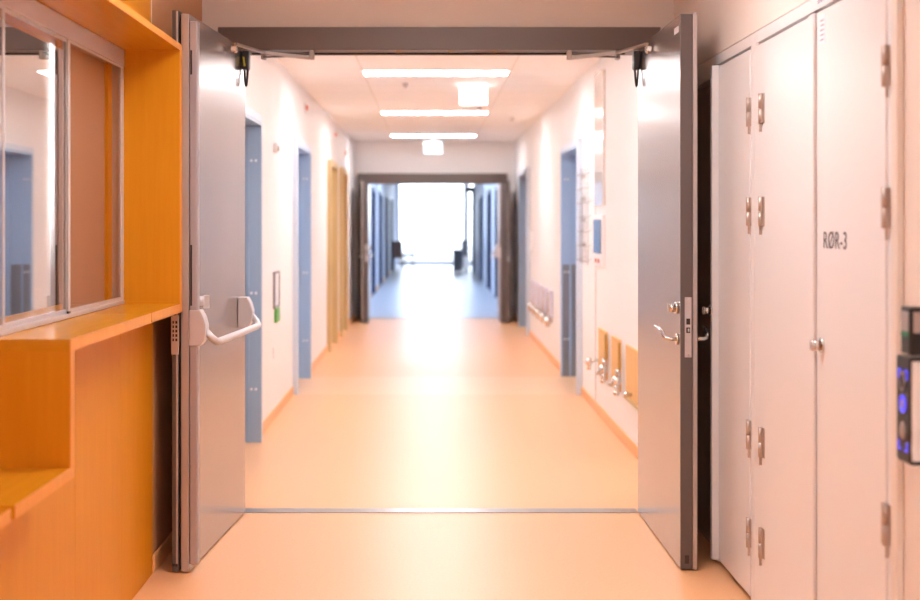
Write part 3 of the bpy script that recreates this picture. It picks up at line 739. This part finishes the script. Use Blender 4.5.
b.box(HL-.02, HL+.004, 3.586, 4.0188, .712, 1.075)
b.box(-1.396, -1.390, 1.6, 3.548, .745, 1.10)
b.build('front_panel', M['wood'], r)

r = thing('reception_surround', (HL, 4.3, 1.11), label='orange wooden surround projecting around the reception window', cat='window surround')
MB().m(M['wood']).box(-1.30, FX-.003, 5.10, 5.14, 1.11, 2.145).m(M['wood_edge']).box(FX-.003, FX, 5.10, 5.14, 1.11, 2.145).build('side_panel', None, r)
MB().m(M['wood_shelf']).box(-1.30, FX-.003, 1.6, 5.14, 2.145, 2.17).m(M['wood_edge']).box(FX-.003, FX, 1.6, 5.14, 2.145, 2.17).build('top_panel', None, r)
MB().box(HL, HL+.006, 1.6, 5.10, 2.172, HZ-.001).build('trim_7', M['wood'], label='orange wood wall panel above the reception surround', cat='wall panel', **ST)

# sliding window
def sash(parent, y0, y1, x, f=.016, g='film'):
    b = MB(); z0 = 1.128
    b.box(x-.004, x+.004, y0, y0+f, z0, 2.075, .001); b.box(x-.004, x+.004, y1-f, y1, z0, 2.075, .001)
    b.box(x-.004, x+.004, y0+f, y1-f, z0, z0+.014, .001); b.box(x-.004, x+.004, y0+f, y1-f, 2.065, 2.075, .001)
    o = b.build('sash', M['silver_paint'], parent)
    MB().box(x-.002, x+.002, y0+f, y1-f, z0+.014, 2.065).build('glass', M[g], o)
r = thing('window_1', (-1.26, 4.0, 1.11), label='reception window with reflecting sliding panes in silver frames', cat='window', kind='structure')
b = MB()
b.box(-1.34, -1.246, 1.6, 5.098, 1.1105, 1.128, .003); b.box(-1.34, -1.246, 1.6, 5.098, 2.075, 2.144, .003)
b.box(-1.30, -1.249, 5.07, 5.098, 1.128, 2.075, .002)
b.build('frame', M['silver_paint'], r)
sash(r, 3.655, 4.335, -1.262)
sash(r, 4.318, 5.07, -1.253, .022, 'film_clear')
sash(r, 2.8, 3.672, -1.253)
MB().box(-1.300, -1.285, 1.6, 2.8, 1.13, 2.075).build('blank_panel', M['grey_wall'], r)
MB().box(-1.325, -1.320, 2.8, 4.33, 1.13, 2.074).build('pane_backing', M['grey_wall'], r)  # plain sheet added behind the mirroring panes
MB().box(-1.300, -1.290, 4.33, 5.068, 1.13, 2.074).build('pane_backing', M['pane_backing'], r)  # plain brownish sheet added behind the right pane
MB().box(-1.289, -1.276, 4.95, 5.01, 1.13, 2.074).build('inner_post', M['wood'], r)
MB().box(-1.250, -1.244, 4.30, 4.325, 1.128, 1.136).build('stop', M['black'], r)

# ------------------------------------------------------------------ end of the far corridor
b = MB()
b.box(-1.5, -1.11, END, END+.2, 0, FZ); b.box(1.18, 1.27, END, END+.2, 0, FZ); b.box(1.58, 1.85, END, END+.2, 0, FZ)
b.box(-1.11, 1.58, END, END+.2, 2.80, FZ); b.box(-1.11, 1.58, END, END+.2, 0, .06)
b.build('wall_end', M['wall_cool'], label='end wall around the tall bright window', cat='wall', **ST)
r = thing('window_2', (0, END, .06), label='tall bright end window from floor to ceiling', cat='window', kind='structure')
b = MB()
b.box(-1.11, 1.18, END-.03, END+.03, .06, .12, .004); b.box(-1.11, -1.06, END-.03, END+.03, .12, 2.80, .004); b.box(1.13, 1.18, END-.03, END+.03, .12, 2.80, .004)
b.box(-1.06, 1.13, END-.03, END+.03, 2.76, 2.80, .004)
b.build('frame', M['seal'], r)
MB().box(-1.06, 1.13, END-.003, END+.003, .12, 2.76).build('glass', M['pane'], r)
r = thing('window_3', (1.42, END, .06), label='narrow side window with crossbars right of the end window', cat='window', kind='structure')
b = MB()
for z in (.06, .55, 1.45, 1.92, 2.75): b.box(1.27, 1.58, END-.03, END+.03, z, z+.05, .004)
b.box(1.27, 1.31, END-.028, END+.028, .06, 2.80); b.box(1.54, 1.58, END-.028, END+.028, .06, 2.80)
b.build('frame', M['wire'], r)
MB().box(1.31, 1.54, END-.003, END+.003, .10, 2.75).build('glass', M['pane'], r)
# dark open door with closer on the right before the bay
r = thing('door_22', (1.30, 36.8, 0), label='dark blue door post with black closer before the bright bay', cat='door', kind='structure')
MB().box(1.20, 1.30, 36.3, 36.598, 0, 2.45, .004).build('leaf', M['blue_dark'], r)
MB().box(1.04, 1.272, 36.30, 36.42, 2.33, 2.50, .01).build('closer', M['black'], r)
# bins, chairs by the end window
def bin_(x0, x1, y, z, label, m):
    r = thing('waste_bin', ((x0+x1)/2, y, 0), label=label, cat='bin')
    w = x1-x0
    MB().prism([(x0+.01, y), (x1-.01, y), (x1-.01, y+w), (x0+.01, y+w)], 'z', .02, z-.04, .01).build('body', m, r)
    MB().box(x0, x1, y-.01, y+w+.01, z-.04, z, .008).build('lid', M['black'], r)
    for xx in (x0+.05, x1-.05): MB().cyl((xx, y+w/2, 0), (xx, y+w/2, .022), .02).build('foot', M['black'], r)
bin_(.66, .93, 36.8, .66, 'grey waste bin standing at the right in front of the end window', M['bin'])
bin_(.98, 1.20, 40.0, .88, 'taller grey bin behind the first one near the end window', M['bin'])
bin_(.97, 1.17, 37.3, .5, 'small white bin right of the grey waste bin', M['white'])
def chair(x, y, w, h, m, label, rz, back=True):
    r = thing('lounge_chair', (x, y, 0), rz, label=label, cat='chair')
    MB().box(-w/2, w/2, -w/2, w/2, .36, .44, .03).build('seat', m, r, local=True)
    if back: MB().box(-w/2, w/2, w/2-.07, w/2, .44, h, .02).build('backrest', m, r, local=True)
    for sx in (-1, 1):
        for sy in (-1, 1):
            MB().cyl((sx*(w/2-.04), sy*(w/2-.04), 0), (sx*(w/2-.04), sy*(w/2-.04), .37), .015, n=10).build('leg', M['black'], r, local=True)
chair(-1.02, 38.4, .30, .88, M['brown'], 'brown upholstered chair against the left wall near the end window', 0)
chair(-1.05, 40.2, .40, .85, M['brown'], 'brown chair behind the first one in the left bay', PI/2)
chair(-.72, 41.3, .36, .5, M['navy'], 'low navy stool in front of the end window', .3, back=False)

# ------------------------------------------------------------------ world, portals
w = bpy.data.worlds.new('daylight'); S.world = w; w.use_nodes = True
bg = w.node_tree.nodes['Background']
bg.inputs['Strength'].default_value = 4.0
wn = w.node_tree.nodes; wl = w.node_tree.links
wt = wn.new('ShaderNodeTexCoord'); wsx = wn.new('ShaderNodeSeparateXYZ'); wm = wn.new('ShaderNodeMapRange'); wr = wn.new('ShaderNodeValToRGB')
wm.inputs['From Min'].default_value = -.04; wm.inputs['From Max'].default_value = .02
wr.color_ramp.elements[0].color = (.080, .090, .104, 1); wr.color_ramp.elements[1].color = (.82, .91, 1.0, 1)   # hazy ground to bright sky
wl.new(wt.outputs['Generated'], wsx.inputs[0]); wl.new(wsx.outputs['Z'], wm.inputs['Value']); wl.new(wm.outputs[0], wr.inputs['Fac']); wl.new(wr.outputs['Color'], bg.inputs['Color'])
def portal(x, y, z, sx, sy, rot):
    l = bpy.data.lights.new('daylight_portal', 'AREA'); l.shape = 'RECTANGLE'; l.size = sx; l.size_y = sy; l.cycles.is_portal = True
    o = bpy.data.objects.new('daylight_portal', l); C.objects.link(o); o.location = (x, y, z); o.rotation_euler = rot
portal(.2, END+.25, 1.45, 2.9, 2.75, (-PI/2, 0, 0))

# ------------------------------------------------------------------ camera
cd = bpy.data.cameras.new('camera'); cam = bpy.data.objects.new('camera', cd); C.objects.link(cam); S.camera = cam
cam.location = (0, 0, 1.44); cam.rotation_euler = (PI/2, 0, 0)
cd.sensor_width = 36; cd.lens = 1251/920*36
cd.shift_x = (460-430.5)/920; cd.shift_y = -(300-223)/920
cd.clip_start = .05; cd.clip_end = 200
cd.dof.use_dof = True; cd.dof.focus_distance = 5.2; cd.dof.aperture_fstop = 2.0

vs = S.view_settings
S.display_settings.display_device = 'sRGB'
vs.view_transform = 'Standard'; vs.look = 'None'; vs.exposure = 1.25; vs.gamma = 1.0; vs.use_curve_mapping = False
cy = S.cycles
cy.max_bounces = 10; cy.diffuse_bounces = 6; cy.glossy_bounces = 5; cy.transparent_max_bounces = 8
cy.use_denoising = True
cy.sample_clamp_indirect = 8
